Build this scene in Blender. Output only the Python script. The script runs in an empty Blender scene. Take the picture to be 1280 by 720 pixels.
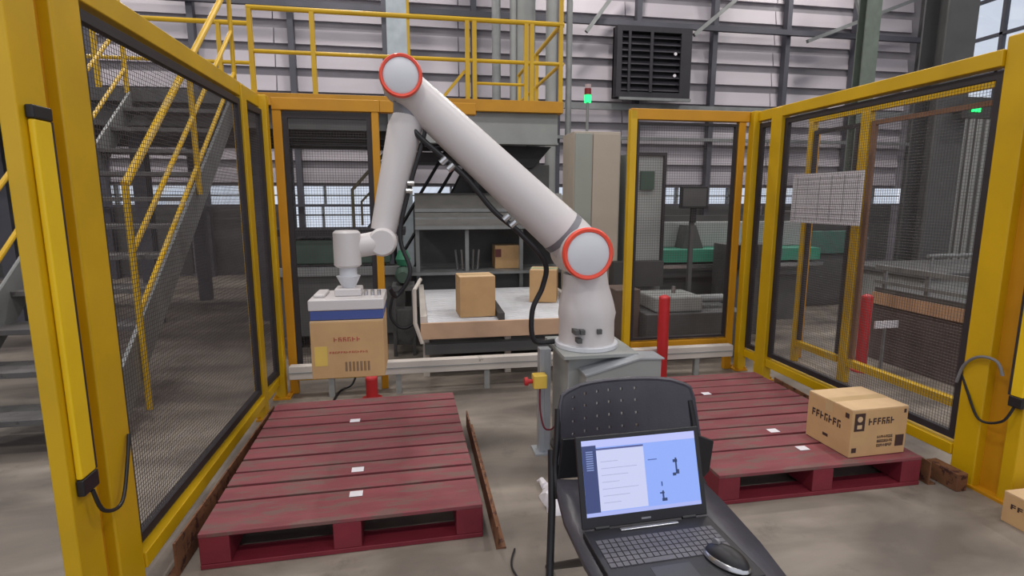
import bpy, math, random
from mathutils import Vector, Matrix
random.seed(7)
S = bpy.context.scene
COL = S.collection

# ------------------------------------------------------------------ camera
cd = bpy.data.cameras.new('camera'); cam = bpy.data.objects.new('camera', cd); COL.objects.link(cam)
cd.sensor_width = 36.0; cd.lens = 683.0 / 1280.0 * 36.0; cd.clip_end = 200
cam.location = (0, 0, 1.4)
cam.rotation_euler = (math.radians(90 - 9.15), 0, math.radians(-10))
S.camera = cam

# ------------------------------------------------------------------ world, lamps, exposure
S.view_settings.view_transform = 'Standard'; S.view_settings.look = 'None'
S.view_settings.gamma = 1.0; S.view_settings.use_curve_mapping = False
S.view_settings.exposure = 0.0
W = bpy.data.worlds.new('overcast'); S.world = W; W.use_nodes = True
bg = W.node_tree.nodes['Background']; bg.inputs[0].default_value = (0.86, 0.90, 1.0, 1); bg.inputs[1].default_value = 0.9
LAMP_POWER = 78.0

# ------------------------------------------------------------------ materials
def srgb(c):
    return tuple((v / 12.92 if v <= 0.04045 else ((v + 0.055) / 1.055) ** 2.4) for v in [x / 255.0 for x in c])
MATS = {}
def mat(name, c, rough=0.6, metal=0.0, var=0.12, scale=6.0, bump=0.0, bscale=60.0, wear=None, wearamt=0.62, stretch=(1, 1, 1), emit=None, trans=0.0):
    if name in MATS: return MATS[name]
    m = bpy.data.materials.new(name); m.use_nodes = True; nt = m.node_tree; N = nt.nodes; L = nt.links
    b = N['Principled BSDF']; c = srgb(c)
    b.inputs['Roughness'].default_value = rough; b.inputs['Metallic'].default_value = metal
    if trans: b.inputs['Transmission Weight'].default_value = trans
    tc = N.new('ShaderNodeTexCoord'); mp = N.new('ShaderNodeMapping'); mp.inputs['Scale'].default_value = stretch
    L.new(tc.outputs['Object'], mp.inputs[0])
    if emit:
        b.inputs['Emission Color'].default_value = (*c, 1); b.inputs['Emission Strength'].default_value = emit
        b.inputs['Base Color'].default_value = (*[v * 0.2 for v in c], 1)
    else:
        n = N.new('ShaderNodeTexNoise'); n.inputs['Scale'].default_value = scale; n.inputs['Detail'].default_value = 5
        L.new(mp.outputs[0], n.inputs['Vector'])
        r = N.new('ShaderNodeValToRGB'); r.color_ramp.elements[0].position = 0.3; r.color_ramp.elements[1].position = 0.7
        r.color_ramp.elements[0].color = (*[v * (1 - var) for v in c], 1)
        r.color_ramp.elements[1].color = (*[min(1, v * (1 + var)) for v in c], 1)
        L.new(n.outputs['Fac'], r.inputs[0]); out = r.outputs[0]
        if wear:
            n2 = N.new('ShaderNodeTexNoise'); n2.inputs['Scale'].default_value = scale * 1.9; n2.inputs['Detail'].default_value = 8
            n2.inputs['Roughness'].default_value = 0.7
            L.new(mp.outputs[0], n2.inputs['Vector'])
            r2 = N.new('ShaderNodeValToRGB'); r2.color_ramp.elements[0].position = wearamt; r2.color_ramp.elements[1].position = wearamt + 0.07
            L.new(n2.outputs['Fac'], r2.inputs[0])
            mx = N.new('ShaderNodeMix'); mx.data_type = 'RGBA'
            mx.inputs['B'].default_value = (*srgb(wear), 1)
            L.new(r2.outputs[0], mx.inputs['Factor']); L.new(out, mx.inputs['A']); out = mx.outputs['Result']
        L.new(out, b.inputs['Base Color'])
    if bump:
        n3 = N.new('ShaderNodeTexNoise'); n3.inputs['Scale'].default_value = bscale; n3.inputs['Detail'].default_value = 4
        L.new(mp.outputs[0], n3.inputs['Vector'])
        bp = N.new('ShaderNodeBump'); bp.inputs['Strength'].default_value = bump; bp.inputs['Distance'].default_value = 0.004
        L.new(n3.outputs['Fac'], bp.inputs['Height']); L.new(bp.outputs[0], b.inputs['Normal'])
    MATS[name] = m; return m

def floor_material():
    m = bpy.data.materials.new('concrete_floor'); m.use_nodes = True; nt = m.node_tree; N = nt.nodes; L = nt.links
    b = N['Principled BSDF']; b.inputs['Roughness'].default_value = 0.55
    tc = N.new('ShaderNodeTexCoord')
    mp = N.new('ShaderNodeMapping'); mp.inputs['Scale'].default_value = (1, 2.2, 1); mp.inputs['Rotation'].default_value = (0, 0, 0.5)
    L.new(tc.outputs['Object'], mp.inputs[0])
    n = N.new('ShaderNodeTexNoise'); n.inputs['Scale'].default_value = 1.3; n.inputs['Detail'].default_value = 7; n.inputs['Distortion'].default_value = 0.6
    L.new(mp.outputs[0], n.inputs['Vector'])
    r = N.new('ShaderNodeValToRGB'); e = r.color_ramp.elements
    e[0].position = 0.33; e[0].color = (*srgb((96, 88, 82)), 1); e[1].position = 0.68; e[1].color = (*srgb((152, 142, 131)), 1)
    k = e.new(0.5); k.color = (*srgb((124, 115, 106)), 1)
    L.new(n.outputs['Fac'], r.inputs[0])
    n2 = N.new('ShaderNodeTexNoise'); n2.inputs['Scale'].default_value = 5.0; n2.inputs['Detail'].default_value = 9; n2.inputs['Roughness'].default_value = 0.7
    L.new(tc.outputs['Object'], n2.inputs['Vector'])
    r2 = N.new('ShaderNodeValToRGB'); r2.color_ramp.elements[0].position = 0.56; r2.color_ramp.elements[1].position = 0.72
    r2.color_ramp.elements[1].color = (0.55, 0.55, 0.55, 1)
    L.new(n2.outputs['Fac'], r2.inputs[0])
    mx = N.new('ShaderNodeMix'); mx.data_type = 'RGBA'; mx.inputs['B'].default_value = (*srgb((84, 78, 72)), 1)
    L.new(r2.outputs[0], mx.inputs['Factor']); L.new(r.outputs[0], mx.inputs['A'])
    L.new(mx.outputs['Result'], b.inputs['Base Color'])
    r3 = N.new('ShaderNodeMapRange'); r3.inputs['To Min'].default_value = 0.4; r3.inputs['To Max'].default_value = 0.75
    L.new(n.outputs['Fac'], r3.inputs['Value']); L.new(r3.outputs[0], b.inputs['Roughness'])
    bp = N.new('ShaderNodeBump'); bp.inputs['Strength'].default_value = 0.15; bp.inputs['Distance'].default_value = 0.01
    L.new(n2.outputs['Fac'], bp.inputs['Height']); L.new(bp.outputs[0], b.inputs['Normal'])
    return m

YEL = mat('yellow_paint', (206, 164, 10), 0.42, 0, 0.10, 3.0, wear=(120, 88, 30), wearamt=0.70)
YELD = mat('deep_yellow_paint', (196, 138, 14), 0.5, 0, 0.10, 3.0, wear=(110, 84, 40), wearamt=0.66)
YELB = mat('bright_yellow_plastic', (236, 196, 22), 0.4, 0, 0.05, 4.0)
DARKF = mat('dark_rubber_frame', (46, 40, 44), 0.6, 0, 0.15, 10)
WIRE = mat('dark_wire', (84, 76, 76), 0.6, 0.2, 0.1, 10)
REDW = mat('red_painted_wood', (130, 66, 72), 0.65, 0, 0.16, 2.5, 0.3, 40, wear=(116, 84, 80), wearamt=0.50, stretch=(1, 6, 1))
REDW2 = mat('red_painted_block', (122, 34, 48), 0.6, 0, 0.14, 6.0, 0.3, 40)
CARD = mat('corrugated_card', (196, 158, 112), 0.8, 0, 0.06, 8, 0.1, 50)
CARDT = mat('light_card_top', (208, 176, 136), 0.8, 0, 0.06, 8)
TAPE = mat('packing_tape', (196, 166, 122), 0.35, 0, 0.05, 8)
INK = mat('brown_ink', (66, 44, 40), 0.8)
WHITE = mat('white_robot_paint', (210, 205, 205), 0.38, 0, 0.03, 3)
WHITE2 = mat('pale_grey_cap', (214, 216, 222), 0.4, 0, 0.02, 3)
RING = mat('orange_red_ring', (240, 84, 62), 0.4, 0, 0.04, 8)
GREYJ = mat('grey_joint', (128, 128, 134), 0.4, 0.2, 0.05, 8)
BLACK = mat('black_plastic', (30, 29, 33), 0.45, 0, 0.15, 12)
BLACKM = mat('black_seat_plastic', (66, 64, 72), 0.35, 0, 0.12, 10, 0.1, 120)
CHROME = mat('silver_metal', (196, 196, 198), 0.25, 0.9, 0.05, 8)
ALU = mat('aluminium_profile', (176, 180, 186), 0.4, 0.5, 0.06, 8)
GREY = mat('grey_machine_paint', (150, 152, 150), 0.5, 0, 0.08, 4)
GREYD = mat('dark_grey_paint', (84, 84, 84), 0.6, 0, 0.12, 4)
STEEL = mat('galvanised_steel', (134, 136, 136), 0.5, 0.3, 0.15, 5)
TREAD = mat('stair_tread_grey', (96, 94, 94), 0.6, 0.2, 0.15, 6, wear=(70, 66, 64), wearamt=0.6)
RUST = mat('rusty_angle', (124, 84, 58), 0.7, 0.2, 0.25, 12, 0.3, 60, wear=(70, 40, 36), wearamt=0.52)
REDP = mat('red_paint', (190, 40, 44), 0.45, 0, 0.08, 6)
CLAD = mat('grey_lilac_cladding', (184, 177, 184), 0.5, 0, 0.05, 1.2, stretch=(0.4, 1, 3))
CLADB = mat('wall_backing', (138, 134, 140), 0.8, 0, 0.1, 2)
POSTD = mat('dark_steel_post', (80, 80, 88), 0.6, 0.1, 0.12, 3)
BEAMW = mat('cream_beam', (206, 198, 190), 0.5, 0, 0.06, 4, wear=(140, 130, 120), wearamt=0.62)
CABG = mat('cabinet_grey_green', (150, 154, 146), 0.5, 0, 0.04, 3)
CABT = mat('cabinet_beige', (176, 164, 150), 0.5, 0, 0.04, 3)
TEAL = mat('teal_belt', (60, 136, 112), 0.5, 0, 0.08, 4)
PAPER = mat('white_paper', (226, 222, 228), 0.7, 0, 0.02, 5)
BLUE = mat('blue_strip', (66, 84, 150), 0.5, 0, 0.06, 6)
GLASS = mat('window_glass', (235, 240, 245), 0.02, 0, 0.0, 1, trans=1.0)
GREENL = mat('green_lamp', (40, 255, 120), 0.4, emit=2.2)
REDL = mat('red_lamp_lens', (130, 36, 36), 0.3, 0, 0.05, 8)
YELBUT = mat('amber_box', (226, 190, 80), 0.4, 0, 0.05, 8)

# ------------------------------------------------------------------ mesh builder
class MB:
    def __init__(s): s.v = []; s.f = []; s.m = []; s.mats = []
    def mi(s, m):
        if m is None: return 0
        if m not in s.mats: s.mats.append(m)
        return s.mats.index(m)
    def add(s, vs, fs, m=None):
        o = len(s.v); s.v += [tuple(v) for v in vs]; i = s.mi(m)
        for f in fs: s.f.append(tuple(o + k for k in f)); s.m.append(i)
        return s
    def box(s, x0, x1, y0, y1, z0, z1, m=None, M=None):
        vs = [Vector((x, y, z)) for z in (z0, z1) for y in (y0, y1) for x in (x0, x1)]
        if M is not None: vs = [M @ v for v in vs]
        return s.add(vs, [(0, 2, 3, 1), (4, 5, 7, 6), (0, 1, 5, 4), (2, 6, 7, 3), (0, 4, 6, 2), (1, 3, 7, 5)], m)
    def beam(s, a, b, w, h, m=None, up=(0, 0, 1)):
        a = Vector(a); b = Vector(b); d = (b - a); ln = d.length; d.normalize(); up = Vector(up)
        if abs(d.dot(up)) > 0.98: up = Vector((0, 1, 0))
        sx = d.cross(up).normalized(); sz = sx.cross(d).normalized()
        vs = []
        for p in (a, b):
            for q in ((-1, -1), (1, -1), (1, 1), (-1, 1)): vs.append(p + sx * q[0] * w / 2 + sz * q[1] * h / 2)
        return s.add(vs, [(3, 2, 1, 0), (4, 5, 6, 7), (0, 1, 5, 4), (1, 2, 6, 5), (2, 3, 7, 6), (3, 0, 4, 7)], m)
    def cyl(s, a, b, r0, r1=None, n=20, m=None, cap=True):
        return s.rod([a, b], [r0, r0 if r1 is None else r1], n, m, cap)
    def rod(s, pts, rs, n=10, m=None, cap=True):
        pts = [Vector(p) for p in pts]
        if not isinstance(rs, (list, tuple)): rs = [rs] * len(pts)
        t = (pts[1] - pts[0]).normalized(); ref = Vector((0, 0, 1)) if abs(t.z) < 0.9 else Vector((1, 0, 0))
        nx = t.cross(ref).normalized(); vs = []; fs = []
        for i, p in enumerate(pts):
            if i == 0: d = pts[1] - pts[0]
            elif i == len(pts) - 1: d = pts[-1] - pts[-2]
            else: d = (pts[i + 1] - p).normalized() + (p - pts[i - 1]).normalized()
            if d.length < 1e-6: d = t
            d.normalize(); nx = (nx - d * nx.dot(d)).normalized(); ny = d.cross(nx)
            for k in range(n):
                a = 2 * math.pi * k / n; vs.append(p + (nx * math.cos(a) + ny * math.sin(a)) * rs[i])
        for i in range(len(pts) - 1):
            for k in range(n):
                k2 = (k + 1) % n; fs.append((i * n + k, i * n + k2, (i + 1) * n + k2, (i + 1) * n + k))
        if cap:
            fs.append(tuple(range(n - 1, -1, -1))); q = (len(pts) - 1) * n; fs.append(tuple(range(q, q + n)))
        return s.add(vs, fs, m)
    def prism(s, poly, axis, a, b, m=None):
        n = len(poly); vs = []
        for t in (a, b):
            for p in poly:
                vs.append({'x': (t, p[0], p[1]), 'y': (p[0], t, p[1]), 'z': (p[0], p[1], t)}[axis])
        fs = [tuple(range(n)), tuple(range(2 * n - 1, n - 1, -1))]
        for k in range(n): k2 = (k + 1) % n; fs.append((k, n + k, n + k2, k2))
        return s.add(vs, fs, m)
def smooth_path(pts, n=6):
    pts = [Vector(p) for p in pts]; P = [pts[0]] + pts + [pts[-1]]; out = []
    for i in range(1, len(P) - 2):
        p0, p1, p2, p3 = P[i - 1:i + 3]
        for k in range(n):
            t = k / n
            out.append(0.5 * ((2 * p1) + (p2 - p0) * t + (2 * p0 - 5 * p1 + 4 * p2 - p3) * t * t + (3 * p1 - p0 - 3 * p2 + p3) * t ** 3))
    out.append(P[-2]); return out

def tag(o, label=None, cat=None, group=None, kind=None):
    if label: o['label'] = label
    if cat: o['category'] = cat
    if group: o['group'] = group
    if kind: o['kind'] = kind
    return o
ORG = {}
def root(name, loc, label, cat, group=None):
    o = bpy.data.objects.new(name, None); COL.objects.link(o); o.empty_display_size = 0.1; o.location = loc
    ORG[o.name] = Vector(loc); return tag(o, label, cat, group)
def part(name, mb, m, parent=None, bevel=0.0, smooth=True, label=None, kind=None, seg=2):
    org = Vector((0, 0, 0))
    if parent is not None: org = ORG.get(parent.name, org)
    me = bpy.data.meshes.new(name); me.from_pydata([tuple(Vector(v) - org) for v in mb.v], [], mb.f)
    ms = mb.mats if mb.mats else [m]
    for q in ms: me.materials.append(q if q is not None else m)
    if len(ms) > 1: me.polygons.foreach_set('material_index', mb.m)
    me.update()
    import bmesh
    bm = bmesh.new(); bm.from_mesh(me); bmesh.ops.recalc_face_normals(bm, faces=bm.faces); bm.to_mesh(me); bm.free()
    if smooth:
        me.polygons.foreach_set('use_smooth', [True] * len(me.polygons))
        try: me.set_sharp_from_angle(angle=math.radians(35))
        except Exception: pass
    o = bpy.data.objects.new(name, me); COL.objects.link(o); ORG[o.name] = org
    if parent is not None: o.parent = parent
    if bevel:
        b = o.modifiers.new('bevel', 'BEVEL'); b.width = bevel; b.segments = seg; b.limit_method = 'ANGLE'; b.angle_limit = math.radians(40)
        try: b.harden_normals = True
        except Exception: pass
    return tag(o, label, None, None, kind)
def single(name, mb, m, label, cat, group=None, **k):
    o = part(name, mb, m, None, **k)
    vs = [Vector(v) for v in mb.v]
    c = Vector((sum(v.x for v in vs) / len(vs), sum(v.y for v in vs) / len(vs), min(v.z for v in vs)))
    o.data.transform(Matrix.Translation(-c)); o.location = c
    return tag(o, label, cat, group)
def children(o): return [c for c in list(COL.objects) if c.parent == o]
def copy_thing(o, loc, rz, label, group=None):
    r = o.copy(); COL.objects.link(r); r.location = loc; r.rotation_euler = (0, 0, rz); r['label'] = label
    if group: r['group'] = group
    for ch in children(o):
        c = ch.copy(); COL.objects.link(c); c.parent = r
        for g in children(ch):
            d = g.copy(); COL.objects.link(d); d.parent = c
    return r

# ================================================================== SETTING
part('floor', MB().box(-9.2, 11.2, -5, 11.2, -0.1, 0), floor_material(), smooth=False, kind='structure')

# back wall: backing sheet with a strip window left open, cladding rows on it
WY = 11.0
wb = MB(); wb.box(-9, 11.2, WY, WY + 0.2, 0, .8).box(-9, -2.4, WY, WY + .2, .8, 1.32).box(-.75, 11.2, WY, WY + .2, .8, 1.32).box(-9, 11.2, WY, WY + 0.2, 1.66, 7.6)
wall_back = part('wall_back', wb, CLADB, smooth=False, kind='structure')
row = MB().prism([(0, 0), (-0.06, 0.0), (-0.012, 0.27), (0, 0.27)], 'x', 0.01, 3.29)
me0 = None
for i in range(6):
    for k in range(14):
        z = 1.72 + 0.41 * k
        if me0 is None:
            o = part('cladding_panel', row, CLAD, wall_back, smooth=False); me0 = o
        else:
            o = me0.copy(); COL.objects.link(o)
        o.location = (-9 + 3.3 * i, WY - 0.001, z)
lowm = None
for i in range(12):
    if lowm is None: o = part('lower_wall_panel', MB().box(0.02, 1.62, -0.03, 0, 0.05, 1.28), GREYD, wall_back, smooth=False); lowm = o
    else: o = lowm.copy(); COL.objects.link(o)
    o.location = (-9 + 1.65 * i, WY, 0)
    if i == 4: o.scale = (1, 1, 0.6)
pst = None
for i in range(12):
    if pst is None: o = part('wall_post', MB().box(-0.05, 0.05, -0.22, -0.07, 0, 7.4), POSTD, wall_back, smooth=False); pst = o
    else: o = pst.copy(); COL.objects.link(o)
    o.location = (-8.6 + 1.63 * i, WY, 0)
for z, r in ((4.78, 0.05), (3.22, 0.06), (2.62, 0.03), (1.30, 0.02)):
    part('wall_rail', MB().box(-9, 11, WY - 0.32, WY - 0.24, z - r, z + r), POSTD if z > 4 or z < 2 else STEEL, wall_back, smooth=False)
for a, b in (((3.3, WY - 0.4, 4.55), (4.1, WY - 0.4, 5.6)), ((5.5, WY - 0.4, 4.6), (6.6, WY - 0.4, 5.5)), ((8.0, WY - 0.4, 4.6), (10.6, WY - 0.4, 5.6)), ((8.9, WY - 0.5, 5.6), (9.5, WY - 0.5, 4.2))):
    part('diagonal_brace', MB().beam(a, b, 0.07, 0.07), STEEL, wall_back, smooth=False)
win = part('window_1', MB().box(-9, 11, WY + 0.08, WY + 0.1, 1.32, 1.66).box(-2.4, -.75, WY + .08, WY + .1, .8, 1.32), GLASS, kind='structure', smooth=False)
fr = MB()
for i in range(17): fr.box(-8.9 + 1.2 * i, -8.86 + 1.2 * i, WY + 0.02, WY + 0.14, 1.32, 1.66)
fr.box(-9, 11, WY + 0.02, WY + 0.14, 1.475, 1.5).box(-2.4, -.75, WY + .02, WY + .14, 1.1, 1.13).box(-1.75, -1.71, WY + .02, WY + .14, .8, 1.32)
part('window_frame', fr, STEEL, win, smooth=False)

# right wall with a high window, left wall
RX = 11.0
wr = MB(); wr.box(RX, RX + 0.2, -5, WY, 0, 3.15).box(RX, RX + 0.2, -5, 3.2, 3.15, 7.6).box(RX, RX + 0.2, 10.2, WY, 3.15, 7.6).box(RX, RX + 0.2, 3.2, 10.2, 5.9, 7.6)
wall_right = part('wall_right', wr, GREYD, smooth=False, kind='structure')
cor = None
for k in range(56):
    y = 1.5 + k * 0.16
    if cor is None: o = part('corrugated_rib', MB().prism([(0, -0.04), (-0.05, -0.015), (-0.05, 0.03), (0, 0.055)], 'z', 0, 3.1), GREY, wall_right, smooth=False); cor = o
    else: o = cor.copy(); COL.objects.link(o)
    o.location = (RX, y, 0)
w2 = part('window_2', MB().box(RX + 0.1, RX + 0.12, 3.2, 10.2, 3.15, 5.9), GLASS, kind='structure', smooth=False)
fr = MB()
for y in (3.2, 4.4, 5.6, 6.8, 8.0, 9.2, 10.14): fr.box(RX + 0.05, RX + 0.16, y, y + 0.06, 3.15, 5.9)
for z in (3.15, 3.8, 4.5, 5.2, 5.84): fr.box(RX + 0.05, RX + 0.16, 3.2, 10.2, z, z + 0.05)
part('window_frame', fr, POSTD, w2, smooth=False)
wall_left = part('wall_left', MB().box(-9.2, -9, -5, WY, 0, 7.6), CLADB, smooth=False, kind='structure')

# roof with skylight strips
rf = MB()
for i in range(9): rf.box(-9.2, 11.2, -5 + i * 1.85, -5 + i * 1.85 + 1.15, 7.6, 7.75)
ceiling = part('ceiling', rf, GREY, smooth=False, kind='structure')
LX = (-5.5, -1.0, 3.5, 8.0)
for i, x in enumerate(LX):
    for j, y in enumerate((-2.2, 2.2, 6.6, 9.5)):  # last row is unseen, added to brighten the back wall cladding under the platform
        side = ('far left', 'left of centre', 'right of centre', 'far right')[i] + ', ' + ('behind the viewpoint', 'above the robot cell', 'above the platform row', 'added to brighten the back wall')[j]
        r = root('high_bay_lamp', (x, y, 6.9), 'round high bay lamp hanging from the roof, ' + side, 'lamp', 'high bay lamps under the roof')
        part('lamp_shade', MB().rod([(x, y, 6.9), (x, y, 7.0), (x, y, 7.15)], [0.3, 0.26, 0.1], 20, cap=False), GREYD, r)
        part('hanger_rod', MB().cyl((x, y, 7.15), (x, y, 7.6), 0.012, n=6), STEEL, r)
        ld = bpy.data.lights.new('lamp_light', 'AREA'); ld.shape = 'DISK'; ld.size = 0.5; ld.energy = LAMP_POWER; ld.color = (1, 0.95, 0.9)
        lo = bpy.data.objects.new('lamp_light', ld); COL.objects.link(lo); lo.parent = r; lo.location = (0, 0, -0.01)

# ================================================================== SAFETY FENCES
def wire_mesh(a, b, z0, z1, pitch, th, parent):
    a = Vector(a); b = Vector(b); d = (b - a).normalized(); n = Vector((-d.y, d.x, 0)); L = (b - a).length; mb = MB()
    k = int(L / pitch)
    for i in range(1, k):
        p = a + d * (L * i / k)
        vs = [p + n * th * 0.6 + Vector((0, 0, z0)), p - n * th * 0.3 + d * th * 0.5 + Vector((0, 0, z0)), p - n * th * 0.3 - d * th * 0.5 + Vector((0, 0, z0))]
        mb.add(vs + [v + Vector((0, 0, z1 - z0)) for v in vs], [(0, 1, 4, 3), (1, 2, 5, 4), (2, 0, 3, 5)])
    k = int((z1 - z0) / pitch)
    for i in range(1, k):
        z = z0 + (z1 - z0) * i / k
        q = [n * th * 0.6, -n * th * 0.3 + Vector((0, 0, th * 0.5)), -n * th * 0.3 - Vector((0, 0, th * 0.5))]
        vs = [a + v + Vector((0, 0, z)) for v in q] + [b + v + Vector((0, 0, z)) for v in q]
        mb.add(vs, [(0, 1, 4, 3), (1, 2, 5, 4), (2, 0, 3, 5)])
    return part('wire_mesh', mb, WIRE, parent, smooth=False, kind='stuff')
def infill(fence, a, b, z0, z1, fw=0.035, ft=0.03, pitch=0.016, th=0.0019, inner=YELD):
    """dark edged frame with wire mesh between two uprights"""
    a = Vector((a[0], a[1], 0)); b = Vector((b[0], b[1], 0)); d = (b - a).normalized()
    mb = MB(); Z = lambda z: Vector((0, 0, z))
    mb.beam(a + d * fw / 2 + Z(z0), a + d * fw / 2 + Z(z1), ft, fw, up=(d.x, d.y, 0))
    mb.beam(b - d * fw / 2 + Z(z0), b - d * fw / 2 + Z(z1), ft, fw, up=(d.x, d.y, 0))
    mb.beam(a + d * fw + Z(z0 + fw / 2), b - d * fw + Z(z0 + fw / 2), ft, fw)
    mb.beam(a + d * fw + Z(z1 - fw / 2), b - d * fw + Z(z1 - fw / 2), ft, fw)
    f = part('panel_frame', mb, DARKF, fence, smooth=False)
    wire_mesh(a + d * fw, b - d * fw, z0 + fw, z1 - fw, pitch, th, f)
def up(fence, x, y, w, t, z1=2.08, m=YEL, rot=0, z0=0.0, name='post', bev=0.006):
    M = Matrix.Translation((x, y, 0)) @ Matrix.Rotation(rot, 4, 'Z')
    return part(name, MB().box(-w / 2, w / 2, -t / 2, t / 2, z0, z1, M=M), m, fence, bevel=bev)
def foot(fence, x, y, s=0.14):
    mb = MB().box(x - s / 2, x + s / 2, y - s / 2, y + s / 2, 0, 0.012)
    for i in (-1, 1):
        for j in (-1, 1): mb.cyl((x + i * s * .36, y + j * s * .36, 0.012), (x + i * s * .36, y + j * s * .36, 0.03), 0.009, n=6)
    part('base_plate', mb, YELD, fence)

# left side fence -----------------------------------------------------------
LXF = -0.985
F = root('safety_fence', (LXF, 1.8, 0), 'left side yellow safety fence beside the left red pallet, with dark wire mesh', 'fence', 'yellow safety fence runs of the robot cell')
def gatepost(F, x, ys, s, top):
    # s = +1 when the second tube lies farther away (+y)
    y0 = ys
    part('post', MB().box(x - 0.045, x, y0, y0 + 0.125, 0, top), YEL, F, bevel=0.006)
    part('recess_plate', MB().box(x - 0.085, x - 0.03, y0 + 0.125, y0 + 0.185, 0, top), YELD, F)
    part('post', MB().box(x - 0.11, x + 0.004, y0 + 0.185, y0 + 0.335, 0, top), YEL, F, bevel=0.008)
    part('base_plate', MB().box(x - 0.16, x + 0.03, y0 - 0.05, y0 + 0.39, 0, 0.014), YELD, F)
gatepost(F, LXF, 1.635, 1, 2.14)
up(F, LXF - 0.02, 3.60, 0.06, 0.09, 2.07); up(F, LXF + 0.01, 3.98, 0.07, 0.07, 2.08)
foot(F, LXF + 0.01, 3.60, 0.12); foot(F, LXF + 0.02, 3.98, 0.12)
part('top_rail', MB().box(LXF - 0.05, LXF + 0.0, 1.97, 4.02, 2.0, 2.08), YEL, F, bevel=0.005)
part('bottom_rail', MB().box(LXF - 0.05, LXF + 0.01, 1.97, 3.56, 0.10, 0.16), YEL, F, bevel=0.005)
part('bottom_rail', MB().box(LXF - 0.04, LXF + 0.01, 3.645, 3.95, 0.10, 0.16), YEL, F, bevel=0.005)
infill(F, (LXF - 0.03, 1.97), (LXF - 0.02, 3.555), 0.18, 1.985)
infill(F, (LXF - 0.02, 3.645), (LXF - 0.0, 3.945), 0.18, 1.985)

# right side fence ----------------------------------------------------------
RXF = 2.66
G = root('safety_fence', (RXF, 1.9, 0), 'right side yellow safety fence beside the right pallet, holding a white sheet', 'fence', 'yellow safety fence runs of the robot cell')
x = RXF; 
part('post', MB().box(x - 0.004, x + 0.12, 2.065, 2.185, 0, 2.13), YEL, G, bevel=0.008)
part('recess_plate', MB().box(x + 0.04, x + 0.085, 1.965, 2.065, 0, 2.12), YELD, G)
part('post', MB().box(x + .012, x + 0.10, 1.90, 1.965, 0, 2.13), YEL, G, bevel=0.008)
part('base_plate', MB().box(x - 0.01, x + 0.15, 1.88, 2.22, 0, 0.014), YELD, G)
up(G, RXF + 0.01, 3.76, 0.07, 0.12, 2.07); up(G, RXF - 0.02, 4.02, 0.07, 0.07, 2.08)
foot(G, RXF + 0.01, 3.76, 0.13); foot(G, RXF - 0.03, 4.02, 0.11)
part('top_rail', MB().box(RXF - 0.02, RXF + 0.05, 2.185, 4.05, 2.0, 2.075), YEL, G, bevel=0.005)
part('bottom_rail', MB().box(RXF - 0.01, RXF + 0.05, 2.185, 3.70, 0.12, 0.18), YEL, G, bevel=0.005)
part('bottom_rail', MB().box(RXF - 0.01, RXF + 0.04, 3.82, 3.985, 0.12, 0.18), YEL, G, bevel=0.005)
infill(G, (RXF + 0.02, 2.185), (RXF + 0.02, 3.70), 0.20, 1.985)
infill(G, (RXF + 0.02, 3.82), (RXF + 0.01, 3.985), 0.20, 1.985)

# back fence panels ---------------------------------------------------------
Bk = root('safety_fence', (-0.6, 4.05, 0), 'back left yellow safety fence panel behind the gripper, in front of the stairwell', 'fence', 'yellow safety fence runs of the robot cell')
up(Bk, -0.90, 4.06, 0.06, 0.05, 2.0, YELD); up(Bk, -0.255, 4.06, 0.05, 0.05, 2.07, YELD)
part('top_rail', MB().box(-0.93, -0.22, 4.03, 4.09, 2.0, 2.08), YELD, Bk, bevel=0.005)
part('top_rail', MB().box(-0.22, 0.45, 4.03, 4.09, 2.0, 2.08), YELD, Bk, bevel=0.005)
part('bottom_rail', MB().box(-0.87, -0.28, 4.03, 4.09, 0.10, 0.16), YEL, Bk, bevel=0.005)
infill(Bk, (-0.87, 4.06), (-0.28, 4.06), 0.18, 1.985, pitch=0.018)
Bk2 = root('safety_fence', (2.0, 4.05, 0), 'back right yellow safety fence panel behind the robot, in front of the monitor', 'fence', 'yellow safety fence runs of the robot cell')
up(Bk2, 1.645, 4.06, 0.055, 0.06, 2.07, YEL, z0=0.0); up(Bk2, 2.545, 4.06, 0.06, 0.05, 2.0, YELD)
part('top_rail', MB().box(1.62, 2.60, 4.03, 4.09, 2.0, 2.08), YELD, Bk2, bevel=0.005)
part('bottom_rail', MB().box(1.675, 2.515, 4.03, 4.09, 0.22, 0.27), YELD, Bk2, bevel=0.005)
infill(Bk2, (1.68, 4.06), (2.51, 4.06), 0.28, 1.985, pitch=0.02, fw=0.02)

# neighbouring cell ---------------------------------------------------------
Nf = root('safety_fence', (3.27, 3.0, 0), 'yellow safety fence of the neighbouring cell, seen through the right side mesh', 'fence')
for y, w in ((1.7, 0.07), (3.60, 0.08), (4.16, 0.05)): up(Nf, 3.26, y, 0.05, w, 2.03)
part('top_rail', MB().box(3.24, 3.28, 1.7, 4.2, 2.03, 2.07), YEL, Nf)
part('bottom_rail', MB().box(3.23, 3.29, 1.75, 3.55, 0.14, 0.19), YEL, Nf); part('bottom_rail', MB().box(3.23, 3.28, 3.65, 4.13, 0.14, 0.19), YEL, Nf)
part('panel_frame', MB().box(3.245, 3.27, 3.66, 3.69, 0.2, 1.96).box(3.245, 3.27, 4.10, 4.125, 0.2, 1.96).box(3.245, 3.27, 3.69, 4.1, 1.93, 1.96), DARKF, Nf)
up(Nf, 3.36, 4.25, 0.05, 0.05, 1.98, YELD); up(Nf, 3.52, 4.9, 0.05, 0.05, 1.98, YELD)
part('panel_frame', MB().box(3.245, 3.27, 3.51, 3.545, 0.2, 1.96).box(3.245, 3.27, 1.76, 3.51, 1.93, 1.96), mat('brown_edge', (120, 84, 60), 0.6), Nf)

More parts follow.
